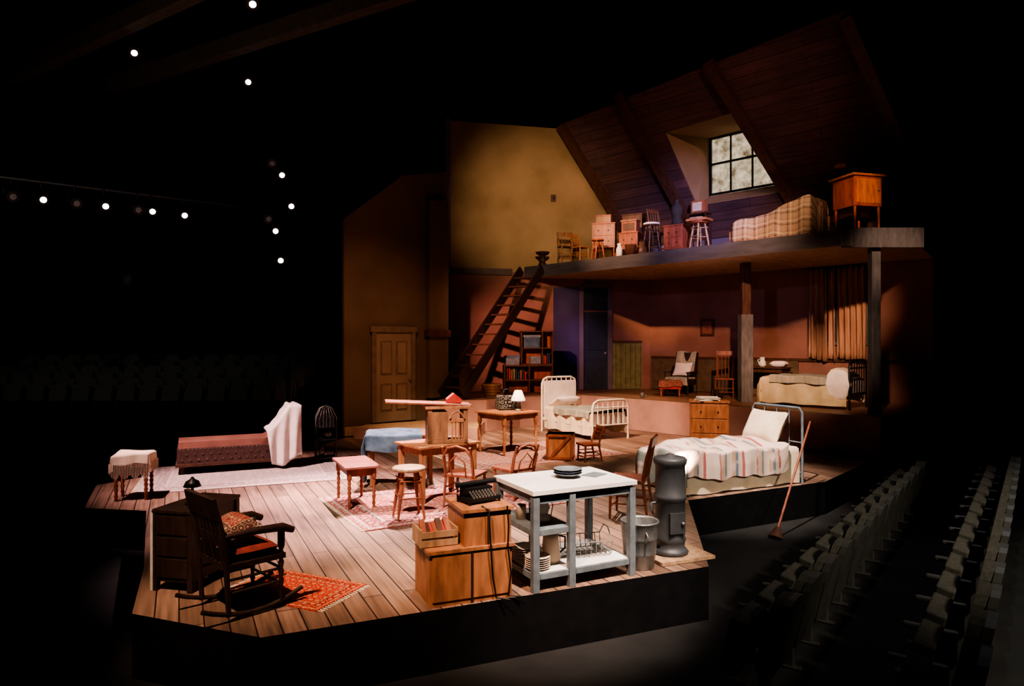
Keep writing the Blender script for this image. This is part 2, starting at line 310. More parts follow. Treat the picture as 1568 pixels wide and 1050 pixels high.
L.new(tc.outputs['Object'],n.inputs['Vector']);L.new(n.outputs['Fac'],cr.inputs[0]);L.new(cr.outputs[0],bs.inputs['Emission Color']);bs.inputs['Emission Strength'].default_value=1.05;bs.inputs['Base Color'].default_value=(.05,.04,.03,1)
b=B('window_1')
o=Lp(2.13,.3,6.05); b.at(o.x,o.y,o.z,-45.7)
b.bb(0,2.44,.02,.04,0,1.54,fol)
for x in (0,.6,1.2,1.8,2.38): b.bb(x,x+(.06 if x in(0,2.38) else .03),-.04,.02,0,1.54,blk2)
for z in (0,.8,1.49): b.bb(0,2.44,-.04,.02,z,z+.05,blk2)
b.done()
# stairs
b=B('wooden_staircase')
dv=Vector((.61,.79,0)); pv=Vector((.79,-.61,0)); base=Vector((-1.45,16.35,.76)); top=Vector((.55,18.95,4.15))
nst=13
for i in range(1,nst):
    p=base.lerp(top,i/nst); b.beam(p-pv*.33,p+pv*.33,.24,.04,dkw)
for sgn in(-.36,.36): b.beam(base+pv*sgn+Vector((0,0,.1)),top+pv*sgn,.05,.24,blw)
b.done()

# ------------------------------------------------------------------ furniture generators
def chair(name,loc,rz,mat,h=.92,sh=.45,w=.42,slats='v',seatmat=None):
    b=B(name); k=w/2
    for y in(-k+.02,k-.02):
        b.tube([(k-.03,y*1.05,0),(k-.04,y,sh)],[.014,.02],mat)
        b.tube([(-k-.04,y*1.05,0),(-k+.02,y,sh),(-k-.02,y,(sh+h)/2),(-k-.09,y,h)],[.014,.02,.019,.015],mat)
        b.cyl((k-.03,y,sh*.4),(-k-.01,y,sh*.4),.009,mat); b.cyl((k-.03,y,sh*.62),(-k,y,sh*.62),.009,mat)
    b.cyl((k-.03,-k,sh*.5),(k-.03,k,sh*.5),.01,mat); b.cyl((k-.03,-k,sh*.3),(k-.03,k,sh*.3),.01,mat); b.cyl((-k-.01,-k,sh*.45),(-k-.01,k,sh*.45),.009,mat)
    b.box((0,0,sh),(w,w+.02,.035),seatmat or mat)
    if slats=='bent':
        b.tube([(-k,-k+.02,sh),(-k-.05,-k+.01,h-.14),(-k-.08,-k*.6,h-.02),(-k-.09,0,h+.01),(-k-.08,k*.6,h-.02),(-k-.05,k-.01,h-.14),(-k,k-.02,sh)],.015,mat)
        b.tube([(-k,-k*.45,sh),(-k-.06,-k*.5,h-.2),(-k-.075,0,h-.1),(-k-.06,k*.5,h-.2),(-k,k*.45,sh)],.011,mat)
    else: b.box((-k-.08,0,h-.06),(.025,w,.11),mat,(0,-8,0))
    if slats=='v':
        for i in range(5):
            y=(i-2)*w*.19; b.cyl((-k+.01,y,sh),(-k-.075,y,h-.08),.009,mat)
    elif slats=='h':
        for i in range(3): b.box((-k-.01-.03*i,0,sh+.12+i*(h-sh)*.22),(.018,w-.04,.05),mat)
    b.done(loc,rz,.004)
def stool(name,loc,mat,seat,h=.6,r=.18,rz=20):
    b=B(name)
    b.lathe((0,0,h-.04),[(0,r*.9),(.01,r),(.035,r),(.045,r*.92)],seat,20)
    for i in range(4):
        a=pi/4+i*pi/2; b.tube([(cos(a)*r*.6,sin(a)*r*.6,h-.03),(cos(a)*r*.82,sin(a)*r*.82,h*.55),(cos(a)*r*1.12,sin(a)*r*1.12,0)],[.017,.024,.014],mat)
    for z,q in((.25,1.0),(.45,.92)):
        for i in range(4):
            a=pi/4+i*pi/2;c=a+pi/2; z2=z*h/.6+(.03 if i%2 else 0); b.cyl((cos(a)*r*q,sin(a)*r*q,z2),(cos(c)*r*q,sin(c)*r*q,z2),.009,mat)
    b.done(loc,rz)
def table(name,loc,rz,w,d,h,mat,legs='turned',lr=.03,topmat=None,apron=.1,finish=True):
    b=B(name); b.box((0,0,h-.015),(w,d,.03),topmat or mat)
    if apron:
        b.box((0,d/2-.07,h-.03-apron/2),(w-.14,.02,apron),mat); b.box((0,-d/2+.07,h-.03-apron/2),(w-.14,.02,apron),mat)
        b.box((w/2-.07,0,h-.03-apron/2),(.02,d-.14,apron),mat); b.box((-w/2+.07,0,h-.03-apron/2),(.02,d-.14,apron),mat)
    for x in(-w/2+.07,w/2-.07):
        for y in(-d/2+.07,d/2-.07):
            if legs=='turned': b.turned(x,y,0,h-.03,lr,mat)
            else: b.box((x,y,(h-.03)/2),(lr*1.6,lr*1.6,h-.03),mat)
    if finish: b.done(loc,rz,.004)
    return b
def chest(name,loc,rz,w,d,h,mat,drawers=3,legs=0,knob=None,mat2=None):
    b=B(name); m2=mat2 or mat
    b.bb(-w/2,w/2,-d/2,d/2,legs if legs else .05,h-.03,mat); b.bb(-w/2-.02,w/2+.02,-d/2-.02,d/2+.02,h-.03,h,mat)
    if legs:
        for x in(-1,1):
            for y in(-1,1): b.tube([(x*(w/2-.03),y*(d/2-.03),legs),(x*(w/2-.03),y*(d/2-.03),0)],[.025,.014],mat)
    else: b.bb(-w/2+.02,w/2-.02,-d/2+.02,d/2-.02,0,.05,blw)
    z0=(legs if legs else .05)+.03; dh=(h-.06-z0)/drawers
    for i in range(drawers):
        b.bb(-w/2+.04,w/2-.04,-d/2-.012,-d/2,z0+i*dh+.01,z0+(i+1)*dh-.01,m2)
        for x in(-w*.22,w*.22): b.ball((x,-d/2-.025,z0+(i+.5)*dh),.016,knob or blw,n=8)
    b.done(loc,rz,.005)
def rug(name,loc,rz,w,d,cols,sc=9,fringe=True):
    m=rugmat('m_'+name,w/2,d/2,*cols,sc)
    b=B(name); b.box((0,0,.006),(w,d,.01),m)
    if fringe:
        for sx in(-1,1):
            for i in range(int(d/.03)): 
                y=-d/2+.015+i*.03; b.beam((sx*w/2,y,.006),(sx*(w/2+.05),y+random.uniform(-.01,.01),.004),.012,.004,cream)
    b.done(loc,rz)
def iron_bed(name,rz,length,w,fh,hh,mat,sheetm,pil,foot=True,mz=.6):
    b=B(name)
    def endf(x,h,n):
        r=.024
        b.tube([(x,-w/2,0),(x,-w/2,h-.15),(x,-w/2+.04,h-.05),(x,-w/2+.14,h),(x,w/2-.14,h),(x,w/2-.04,h-.05),(x,w/2,h-.15),(x,w/2,0)],r,mat)
        b.cyl((x,-w/2,.32),(x,w/2,.32),.016,mat); b.cyl((x,-w/2,h-.16),(x,w/2,h-.16),.014,mat)
        for i in range(n):
            y=-w/2+w*(i+1)/(n+1); b.cyl((x,y,.32),(x,y,h-.01),.013,mat); b.ball((x,y,h-.16),.024,mat,n=8)
    endf(-length/2,hh,6)
    if foot: endf(length/2,fh,6)
    else:
        for y in(-w/2+.06,w/2-.06): b.cyl((length/2-.08,y,0),(length/2-.08,y,.3),.025,mat)
    for y in(-w/2+.02,w/2-.02): b.beam((-length/2,y,.3),(length/2-.02,y,.3),.03,.05,mat)
    b.bb(-length/2+.04,length/2-.05,-w/2+.04,w/2-.04,.3,mz-.03,sheetm)
    b.pillow((-length/2+.25,0,mz+.1),(.42,w*.72,.2),pil,(0,-25,0))
    return b

# ------------------------------------------------------------------ stage furniture
rug('faded_rug',(-4.25,11.0,0),22,3.0,2.2,((.42,.33,.31),(.33,.24,.23),(.54,.45,.41),(.22,.14,.14)),7)
rug('oriental_rug',(-1.85,5.83,0),-24,1.0,.65,((.50,.035,.025),(.36,.025,.02),(.55,.26,.14),(.06,.03,.03)),14)
rug('persian_rug',(-.85,9.15,0),30,2.9,1.9,((.36,.10,.085),(.24,.06,.06),(.46,.33,.28),(.07,.035,.05)),8)
rug('woven_rug',(.25,13.0,0),30,3.2,2.2,((.38,.17,.14),(.28,.10,.09),(.46,.35,.30),(.10,.06,.06)),7)

# chaise
b=B('chaise_longue')
b.bb(-.88,.88,-.31,.31,.15,.41,leather); b.bb(-.86,.55,-.30,.30,.41,.52,leather2)
pr=[(.35,.40),(.9,.40),(.97,.75),(.98,.95),(.93,1.0),(.85,.98),(.75,.8),(.6,.6),(.45,.52)]
b.vprism([(x,-.30,z) for x,z in pr],(0,1,0),.6,leather2)
b.bb(-.9,.9,-.325,.325,.12,.17,dkw)
for x in(-.8,.8):
    for y in(-.26,.26): b.turned(x,y,0,.13,.04,dkw)
for i in range(29): b.ball((-.84+i*.06,-.312,.395),.009,dull,n=6)
for i in range(14):
    for j in range(2): b.ball((-.8+i*.12+j*.06,-.312,.22+j*.09),.02,leather,(1,.4,1),8)
b.done((-4.62,11.42,.011),25,.02)
b=B('draped_shawl')
def hp(x): 
    if x<.6: return .56+max(0,(x-.42))*.8
    return min(1.02,.70+(x-.6)*1.5)
def f(u,v):
    x=.46+.55*u
    if v<.4: y=.25-(v/.4)*.58; z=hp(x)+.03+.01*sin(30*u)
    else:
        t=(v-.4)/.6; y=-.35-.035*sin(16*u+2*t)*min(1,t*3)-.02-.04*t; z=hp(x)+.02-(hp(x)-.03)*t*(.92+.08*sin(5*u)) ; x=.46+.55*u*(1-.12*t)+.07*t
    return (x,y,z)
b.sheet(f,40,30,whitec); b.done((-4.62,11.42,.011),25,solid=.008)
# fringed stool
b=B('fringed_footstool'); b.drape(-.21,.21,-.18,.18,.63,(.14,.14,.14,.14),cream,amp=.008,k=30,n=24)
b.bb(-.20,.20,-.17,.17,.48,.62,cream)
for x in(-.18,.18):
    for y in(-.15,.15): b.turned(x,y,0,.5,.03,redw)
for i in range(26):
    x=-.235+i*.019; b.beam((x,-.22,.5),(x+.004,-.225,.36-.06*abs(sin(i*.5))),.008,.004,cream); b.beam((x,.22,.5),(x,.22,.38),.008,.004,cream)
for i in range(20): y=-.21+i*.022; b.beam((.25,y,.5),(.25,y,.38),.008,.004,cream); b.beam((-.25,y,.5),(-.25,y,.38),.008,.004,cream)
b.done((-5.12,9.25,0),15)
# birdcage stand
b=B('wire_birdcage_stand'); r=.17
for z in(.08,.4,.62): b.bb(-r,r,-r,r,z,z+.015,blk2)
for x in(-r,r):
    for y in(-r,r): b.cyl((x,y,0),(x,y,.75),.010,blk2,n=6)
for i in range(7):
    x=-r+i*r/3
    b.tube([(x,-r,.62),(x,-r,.8),(x*.6,-r*.6,.95),(0,0,1.0),(x*-.6,r*.6,.95),(-x,r,.8),(-x,r,.62)],.004,dull,5)
    b.tube([(-r,x,.62),(-r,x,.8),(-r*.6,x*.6,.95),(0,0,1.0)],.004,dull,5)
b.ball((0,0,1.0),.02,blk2); b.ball((.03,0,.48),.07,dull); b.lathe((-.07,0,.095),[(0,.05),(.1,.05),(.15,.02),(.2,.02)],dull)
b.done((-3.3,12.1,0),20)
# side desk + lamp
b=B('writing_desk'); b.bb(-.20,.20,-.34,.34,.66,.69,blw); b.bb(-.18,.18,-.32,.32,.08,.66,blw)
for i in range(3): b.bb(-.16,.16,-.335,-.32,.12+i*.18,.28+i*.18,blw)
for x in(-.17,.17):
    for y in(-.31,.31): b.bb(x-.025,x+.025,y-.025,y+.025,0,.66,blw)
b.bb(-.205,-.18,-.34,-.30,0,.69,paper)  # pale strip paints a lit edge onto the dark desk's corner
b.done((-2.80,6.08,0),-12,.004)
b=B('desk_lamp'); b.lathe((0,0,0),[(0,.06),(.015,.06),(.03,.02),(.14,.012),(.15,.03),(.155,.075),(.2,.055),(.22,.02),(.24,.01)],blk2,18); b.done((-2.80,5.98,.69))
# rocking chair
b=B('rocking_chair'); w=.25
for y in(-w,w):
    b.tube([(-.40+i*.08,y,.02+.11*((i-5.2)/5.5)**2) for i in range(11)],.018,blw)
    b.turned(.22,y,.03,.62,.024,blw); b.tube([(-.2,y,.03),(-.22,y,.42),(-.26,y,.7),(-.31,y,.93)],[.02,.024,.024,.018],blw)
    b.tube([(-.25,y,.63),(0,y*1.05,.64),(.22,y*1.08,.63),(.31,y*1.08,.59)],[.018,.03,.034,.026],blw)
    for z in(.2,.3): b.cyl((.22,y,z),(-.2,y,z),.011,blw)
for z in(.18,.3): b.cyl((.22,-w,z),(.22,w,z),.011,blw)
b.bb(-.23,.25,-w-.02,w+.02,.38,.42,blw)
b.box((-.30,0,.85),(.03,2*w+.04,.17),blw,(0,-12,0)); b.box((-.245,0,.6),(.02,2*w,.08),blw,(0,-10,0))
for i in range(6): b.cyl((-.22,(i-2.5)*.075,.42),(-.29,(i-2.5)*.075,.8),.013,blw)
b.pillow((.03,0,.46),(.42,.44,.1),cush); b.pillow((-.08,.02,.60),(.36,.42,.2),patch,(0,-20,0))
b.done((-2.17,5.45,.012),46)
table('side_table',(-2.05,8.95,0),115,.85,.45,.55,redw,'turned',.026,topmat=M('rosy_top',(.34,.12,.10),.35,scale=3))
stool('wooden_stool',(-1.24,8.2,.012),redw,ltw,.6,.2)
b=table('draped_table',None,0,1.0,.75,.74,brw,'sq',finish=False)
b.drape(-.50,.3,-.375,.375,.755,(.70,0,.24,.2),bluec,amp=.03,k=12)
b.done((-1.68,10.35,.012),10)
table('work_table',(-1.02,9.35,.012),38,.95,.7,.74,orw,'sq',.04)
b=B('printing_press')
for x in(-.24,.24): b.bb(x-.03,x+.03,-.2,.2,.0,.48,brw)
b.bb(-.27,.27,-.2,.2,0,.05,brw); b.bb(-.27,.0,-.2,.2,.05,.42,brw); b.bb(-.3,.3,-.22,.22,.46,.5,orw)
for i in range(4): b.bb(.05+i*.045,.07+i*.045,-.19,-.17,.05,.28,orw)
b.bb(.0,.24,-.2,-.16,.28,.33,orw); b.tube([(.02,-.21,.33),(.06,-.21,.40),(.12,-.21,.43),(.18,-.21,.40),(.22,-.21,.33)],.012,orw)
b.box((-.25,0,.53),(1.15,.42,.025),redw,(0,3,0))
b.vprism([(.0,-.1,.53),(.2,-.1,.53),(.2,-.1,.58),(.1,-.1,.66),(0,-.1,.58)],(0,1,0),.2,redc)
b.done((-.9,9.35,.755),12,.004)
table('dining_table',(-.08,13.15,.012),42,.95,.85,.78,orw,'turned',.035)
b=B('table_lamp'); b.lathe((0,0,0),[(0,.07),(.02,.07),(.05,.03),(.1,.05),(.17,.03),(.2,.015)],dull,16)
b.lathe((0,0,.19),[(0,.14),(.02,.14),(.2,.07),(.205,.06)],emis('lamp_shade',(.9,.85,.75),.5),20); b.done((.12,13.2,.793))
b=B('floral_bag'); b.drape(-.2,.2,-.11,.11,.28,(.27,.27,.27,.27),rugmat('floral',.6,.6,(.02,.02,.02),(.02,.02,.02),(.30,.26,.22),(.02,.02,.02),14),amp=.006,n=20,off=.01); b.tube([(-.1,0,.28),(-.08,0,.4),(.08,0,.4),(.1,0,.28)],.01,blk2); b.done((-.08,13.43,.793),20)
b=B('wicker_basket'); b.lathe((0,0,0),[(0,.16),(.02,.17),(.3,.24),(.33,.26),(.35,.25),(.33,.23),(.05,.15)],wood('wicker',(.3,.15,.07)),20)
for z in(.08,.15,.22,.29): b.tube([( (.175+z*.2)*cos(t*pi/10),(.175+z*.2)*sin(t*pi/10),z) for t in range(21)],.008,dkw,5)
b.done((-.50,16.75,.75))
# bed 1
b=iron_bed('iron_bed',0,1.98,.98,.86,1.28,ivory,whitec,whitec)
b.drape(-.9,.92,-.45,.45,.60,(0,.0,.5,.5),cream,amp=.02,k=14,off=.02)
b.drape(-.45,.9,-.45,.45,.635,(0,.0,.16,.2),quilt2,amp=.025,k=14,off=.06,top=lambda x,y:.02*sin(7*x+3*y))
b.bb(-.97,-.93,-.46,.46,.4,1.2,whitec)
b.done((1.64,15.7,0),-59.5)
# bed 2
b=B('iron_bedstead'); Lb=2.2;w=.98
b.tube([(-Lb/2,-w/2,0),(-Lb/2,-w/2,1.05),(-Lb/2,-w/2+.05,1.12),(-Lb/2,w/2-.05,1.12),(-Lb/2,w/2,1.05),(-Lb/2,w/2,0)],.02,grey)
b.cyl((-Lb/2,-w/2,.6),(-Lb/2,w/2,.6),.012,grey)
for i in range(3): y=-w/2+w*(i+1)/4; b.cyl((-Lb/2,y,.35),(-Lb/2,y,1.12),.009,grey)
for y in(-w/2+.03,w/2-.03): b.beam((-Lb/2,y,.3),(Lb/2,y,.3),.03,.05,grey); b.cyl((Lb/2-.05,y,0),(Lb/2-.05,y,.3),.02,grey)
b.bb(-Lb/2+.04,Lb/2-.02,-w/2+.03,w/2-.03,.3,.52,whitec)
b.drape(-Lb/2+.08,Lb/2-.0,-w/2+.02,w/2-.02,.54,(0,.50,.50,.52),cream,amp=.012,k=11)
b.drape(-Lb/2+.35,Lb/2-.0,-w/2-.01,w/2+.01,.60,(0,.50,.2,.38),quilt,amp=.014,k=11,off=.05,top=lambda x,y:.035*sin(6*x+3*y)+.03*sin(9*y-4*x)+.015*sin(17*x+5*y),n=56)
b.pillow((-Lb/2+.26,0,.82),(.54,.72,.24),cream,(0,60,0))
b.done((3.16,10.22,0),206)
b=B('broom'); b.cyl((3.55,9.12,-.38),(4.36,9.98,.95),.016,redw); b.tube([(3.50,9.07,-.49),(3.56,9.13,-.36)],[.10,.03],dkw); b.done()
b=B('wooden_crate'); b.bb(-.23,.23,-.2,.2,0,.46,orw); b.box((0,-.21,.23),(.05,.02,.6),redw,(0,42,0))
for z in(.02,.42): b.bb(-.24,.24,-.22,.22,z,z+.04,redw)
for x in(-.22,.22): b.bb(x-.02,x+.02,-.22,.22,0,.46,redw)
b.done((.88,12.35,.012),-10)
chair('child_chair',(1.35,12.1,.012),200,redw,.62,.3,.32,'h')
chair('dining_chair',(1.42,8.3,0),160,redw,.98,.46,.44)
chair('bentwood_chair',(-.60,8.85,.012),70,redw,.78,.4,.42,'bent')
chair('bentwood_chair',(.02,9.35,.012),130,redw,.72,.38,.42,'bent')
chest('bedside_dresser',(3.85,13.35,0),-14,.72,.5,.98,orw,3)
b=B('newspaper_pile'); 
for i in range(5): b.box((random.uniform(-.04,.04),random.uniform(-.03,.03),.008+i*.015),(.4,.3,.012),paper,(0,0,random.uniform(-20,20)))
b.done((3.8,13.3,.98))
# kitchen work table
b=B('kitchen_worktable'); w=1.07;d=.78
b.bb(-w/2,w/2,-d/2,d/2,.82,.86,white); b.bb(-w/2+.03,w/2-.03,-d/2+.03,d/2-.03,.74,.82,grey)
for x in(-w/2+.04,w/2-.04):
    for y in(-d/2+.04,d/2-.04): b.bb(x-.03,x+.03,y-.03,y+.03,0,.8,grey)
b.bb(-.17,-.11,-d/2+.01,-d/2+.07,0,.8,grey); b.bb(-.17,-.11,d/2-.07,d/2-.01,0,.8,grey)
b.bb(-w/2+.02,w/2-.02,-d/2+.03,d/2-.03,.10,.15,grey); b.bb(-w/2+.02,-.12,-d/2+.03,d/2-.03,.47,.52,grey)
b.bb(-w/2+.05,w/2-.05,-d/2+.05,d/2-.05,.15,.155,white)
b.done((.48,6.28,0),26.6,.006)
def kt(x,y):
    a=R_(26.6); return (.48+x*cos(a)-y*sin(a),6.28+x*sin(a)+y*cos(a))
x,y=kt(.05,0.02); b=B('enamel_bowl_stack')
for i in range(3): b.lathe((0,0,.01+i*.02),[(0,.07),(.01,.085),(.03,.13),(.034,.135),(.03,.12),(.015,.07)],bluec if i%2 else grey,22)
b.done((x,y,.86))
x,y=kt(.33,.0); b=B('paper_sheet'); b.box((0,0,.002),(.22,.16,.003),grey); b.done((x,y,.861),50)
x,y=kt(-.2,-.1); b=B('enamel_coffee_pot'); b.lathe((0,0,0),[(0,.085),(.02,.09),(.2,.07),(.24,.075),(.26,.05),(.28,.015),(.3,.012)],cream,20); b.tube([(.07,0,.08),(.13,0,.16),(.15,0,.23)],[.02,.014,.01],cream); b.tube([(-.07,0,.22),(-.14,0,.2),(-.14,0,.1),(-.08,0,.06)],.009,blk2); b.done((x,y,.156),200)
x,y=kt(-.40,-.22); b=B('dinner_plate_stack')
for i in range(6): b.lathe((0,0,i*.018),[(0,.06),(.004,.07),(.016,.11),(.02,.11),(.01,.07)],cream,20)
b.done((x,y,.156))
x,y=kt(-.36,.12); b=B('dinner_plate_stack')
for i in range(5): b.lathe((0,0,i*.02),[(0,.06),(.004,.07),(.016,.12),(.02,.12),(.01,.07)],white,20)
b.done((x,y,.156))
x,y=kt(-.27,-.1); b=B('oil_lantern'); b.lathe((0,0,0),[(0,.06),(.05,.06),(.06,.035),(.08,.04),(.12,.055),(.17,.035),(.19,.04),(.21,.02),(.215,.01)],ivory,16); b.tube([(-.06,0,.03),(-.08,0,.14),(-.04,0,.205),(.04,0,.205),(.08,0,.14),(.06,0,.03)],.005,blk2,6); b.done((x,y,.521))
x,y=kt(-.42,.05); b=B('tin_canister'); b.lathe((0,0,0),[(0,.045),(.11,.045),(.12,.048),(.13,.04)],cream,16); b.done((x,y,.521))
x,y=kt(.2,-.05); b=B('wire_dish_rack')
for i in range(9): t=-.2+i*.05; b.tube([(t,-.15,.14),(t,-.13,.02),(t,.13,.02),(t,.15,.14)],.004,dull,5)
for yy,z in((-.15,.14),(.15,.14),(-.13,.02),(.13,.02),(0,.02)): b.cyl((-.2,yy,z),(.2,yy,z),.005,dull,n=6)
for s_ in(-1,1): b.tube([(.2*s_,-.15,.14),(.2*s_,-.05,.24),(.2*s_,.05,.24),(.2*s_,.15,.14)],.005,dull,5)
b.done((x,y,.157),15)
b=B('galvanized_bucket'); b.lathe((0,0,0),[(0,.13),(.01,.135),(.13,.15),(.14,.156),(.15,.152),(.27,.162),(.28,.168),(.29,.165),(.42,.178),(.43,.185),(.44,.178),(.42,.17),(.03,.12)],steel,26)
b.tube([(-.17,0,.36),(-.21,0,.34),(-.21,0,.28),(-.165,0,.26)],.007,steel,6); b.tube([(.17,0,.36),(.21,0,.34),(.21,0,.28),(.165,0,.26)],.007,steel,6); b.done((1.20,6.42,0),100)
b=B('stove_board'); b.box((0,0,.02),(.62,.48,.03),ltw); b.done((1.60,6.74,0),23)
b=B('pot_belly_stove'); b.lathe((0,0,0),[(0,.17),(.02,.18),(.05,.16),(.06,.14),(.12,.145),(.14,.155),(.16,.145),(.52,.145),(.54,.16),(.57,.16),(.59,.145),(.86,.145),(.88,.16),(.92,.165),(.94,.15),(.95,.05),(.97,.04)],iron,28)
b.box((0,-.145,.32),(.16,.03,.2),iron); b.ball((.05,-.17,.32),.018,dull); b.tube([(-.15,0,.5),(-.2,0,.5),(-.2,0,.42)],.015,iron,8)
b.done((1.56,6.74,.036),15)
fa=22
def fc(x,y):
    a=R_(fa); return (-.65+x*cos(a)-y*sin(a),5.40+x*sin(a)+y*cos(a))
x,y=fc(.35,.24); b=B('wooden_cabinet')
b.bb(-.35,.35,-.24,.24,.0,.42,orw); b.bb(-.37,.37,-.26,.26,.42,.45,orw); b.bb(-.06,.35,-.22,.24,.45,.72,orw); b.bb(-.08,.37,-.24,.26,.72,.75,orw)
for x0,x1 in((-.33,-.01),(.01,.33)): b.bb(x0,x1,-.25,-.24,.04,.40,orw)
b.bb(-.01,.01,-.255,-.24,.0,.42,blw); b.bb(.14,.155,-.235,-.22,.45,.72,blw)
b.tube([(.30,-.26,.76),(.31,-.268,.6),(.3,-.275,.42),(.33,-.27,.2),(.31,-.268,.02),(.42,-.3,.01)],.008,blk2,6)
b.tube([(.1,-.2,.76),(.14,-.262,.74),(.15,-.28,.43),(.17,-.268,.2),(.2,-.268,.02),(.3,-.33,.01)],.008,blk2,6)
b.done((x,y,0),fa,.006)
x,y=fc(.13,.24); b=B('slatted_tool_crate')
for sy in(-.14,.14):
    for z in(.03,.10): b.bb(-.15,.15,sy-.006,sy+.006,z-.025,z+.025,ltw)
for sx in(-.15,.15): b.bb(sx-.008,sx+.008,-.14,.14,0,.14,ltw)
b.bb(-.15,.15,-.14,.14,0,.01,ltw)
for i in range(7): b.beam((-.11+i*.036,-.08,.06),(-.1+i*.033,.06,.12+random.uniform(0,.07)),.045,.035,[redw,dkw,redc,redw,dkw,redc,redw][i])
b.done((x-.02,y-.01,.452),fa)
x,y=fc(.5,.26); b=B('black_typewriter')
b.bb(-.16,.16,-.1,.1,.02,.05,blk2); b.bb(-.13,.13,-.02,.1,.05,.12,blk2); b.cyl((-.2,.04,.15),(.2,.04,.15),.022,blk2)
for i in range(4):
    for j in range(8): b.cyl((-.11+j*.031,-.09+i*.02,.05+i*.012),(-.11+j*.031,-.09+i*.02,.065+i*.012),.009,dull,n=6)
for sx in(-.15,.15):
    for sy in(-.09,.09): b.cyl((sx,sy,0),(sx,sy,.03),.012,blk2)
b.tube([(-.2,.04,.15),(-.24,0,.18),(-.22,-.04,.2)],.006,dull,6); b.done((x,y,.751),fa+15)

b=B('bookcase'); 
b.bb(-.65,.65,-.15,.15,.0,.05,dkw); b.bb(-.65,.65,-.15,.15,.36,.40,dkw); b.bb(-.65,.65,-.15,.15,.74,.78,dkw)
for x in(-.65,0,.62): b.bb(x,x+.03,-.15,.15,0,.76,dkw)
b.bb(-.65,.65,.13,.15,0,.78,redw)
for z in(.78,1.2,1.64): b.bb(-.2,.65,-.14,.15,z,z+.03,dkw)
for x in(-.2,.35,.62): b.bb(x,x+.03,-.14,.15,.78,1.66,dkw)
b.bb(-.2,.65,.13,.15,.78,1.66,redw)
b.bb(-.12,.3,-.12,.1,1.23,1.55,bluec); b.bb(-.14,.32,-.13,.1,1.5,1.56,grey); b.bb(.05,.32,-.12,.1,.81,1.0,grey)
b.bb(-.6,-.25,-.13,.1,.78,1.0,grey); b.bb(-.62,-.23,-.14,.11,.96,1.02,bluec)
for i in range(9): b.bb(-.58+i*.06,-.54+i*.06,-.1,.1,.4,.4+random.uniform(.2,.3),random.choice([redc,navy,brw,dkw,green]))
for i in range(4): b.bb(.38+i*.05,.42+i*.05,-.1,.1,.81,.81+random.uniform(.2,.3),random.choice([redc,navy,brw]))
b.done((.42,17.98,.75),8)

# ------------------------------------------------------------------ lower room
b=B('armchair'); 
b.bb(-.3,.3,-.28,.3,.25,.42,blw); b.box((0,.32,.72),(.6,.1,.75),blw,(-12,0,0))
for x in(-.32,.32): b.bb(x-.03,x+.03,-.3,.3,.56,.6,blw); b.cyl((x,-.26,0),(x,-.26,.58),.02,blw); b.cyl((x,.28,0),(x,.28,.58),.02,blw)
b.drape(-.29,.29,-.27,.2,.46,(.05,.05,.2,.0),quilt2,n=24); b.pillow((0,.10,.66),(.5,.40,.16),whitec,(60,0,0))
def f(u,v): return (-.28+.56*u,.25+.17*v-.02*sin(9*u)-.06,.60+.52*v+.02*sin(7*u))
b.sheet(f,20,10,quilt2)
b.done((4.45,18.0,.75),-40)
b=B('footstool'); b.drape(-.27,.27,-.2,.2,.42,(.16,.16,.16,.16),patch,amp=.006,n=20); b.bb(-.26,.26,-.19,.19,.2,.4,redc)
for x in(-.22,.22):
    for y in(-.15,.15): b.turned(x,y,0,.22,.03,redw)
b.done((3.98,17.2,.75),-10)
chair('dining_chair',(5.3,17.0,.751),-110,redw,1.15,.46,.44)
table('writing_table',(6.25,16.95,.75),-45.7,1.2,.6,.76,dkw,'sq',.04)
b=B('desk_lamp'); b.lathe((0,0,0),[(0,.07),(.02,.07),(.04,.015),(.25,.012),(.26,.1),(.4,.05),(.41,.02)],redw,16); b.done((5.95,17.2,1.511))
b=B('white_pitcher'); b.lathe((0,0,0),[(0,.06),(.05,.09),(.12,.08),(.18,.05),(.24,.06)],white,16); b.tube([(-.05,0,.2),(-.12,0,.17),(-.08,0,.06)],.01,white); b.done((6.2,16.9,1.511))
b=B('folded_linen'); b.pillow((0,0,.08),(.4,.25,.15),whitec); b.done((6.5,16.6,1.512),-45)
b=iron_bed('iron_cot',0,1.9,.9,.8,1.0,blk2,whitec,cream,foot=False)
b.drape(-.9,.92,-.42,.42,.62,(0,.58,.5,.56),ycream,amp=.02,k=11,off=.03)
b.drape(-.5,.7,-.43,.43,.66,(0,.0,.12,.16),quilt2,amp=.02,k=11,off=.06)
b.pillow((-.72,.42,.5),(.5,.14,.6),whitec,(0,0,0))
b.done((6.45,14.7,.75),133)
b=B('curtain_pair')
cm=M('rust_curtain',(.42,.24,.15),.9,col2=(.26,.12,.07),scale=3,stretch=(6,6,.5))
for x0,x1 in((0,.42),(.48,.62),(.66,1.3)):
    def f(u,v):
        x=x0+(x1-x0)*u; return (x,-.13+.035*sin(2*pi*x/.13+v*1.5),2.15*v-(.1*u*(1-v)))
    b.sheet(f,int((x1-x0)*60),12,cm)
b.cyl((-.1,-.13,2.15),(1.4,-.13,2.15),.015,blk2)
b.done((7.33,16.74,1.75),-45.7,solid=.006)
b=B('window_2'); glow=M('dusk_pane',(.05,.05,.06),.2); b.bb(-.05,1.35,-.05,-.005,.3,2.1,greyw); b.bb(.05,1.25,-.06,-.05,.38,2.02,glow); b.bb(.63,.68,-.07,-.05,.38,2.02,greyw); b.bb(.05,1.25,-.07,-.05,1.18,1.23,greyw); b.done((7.33,16.74,1.75),-45.7)
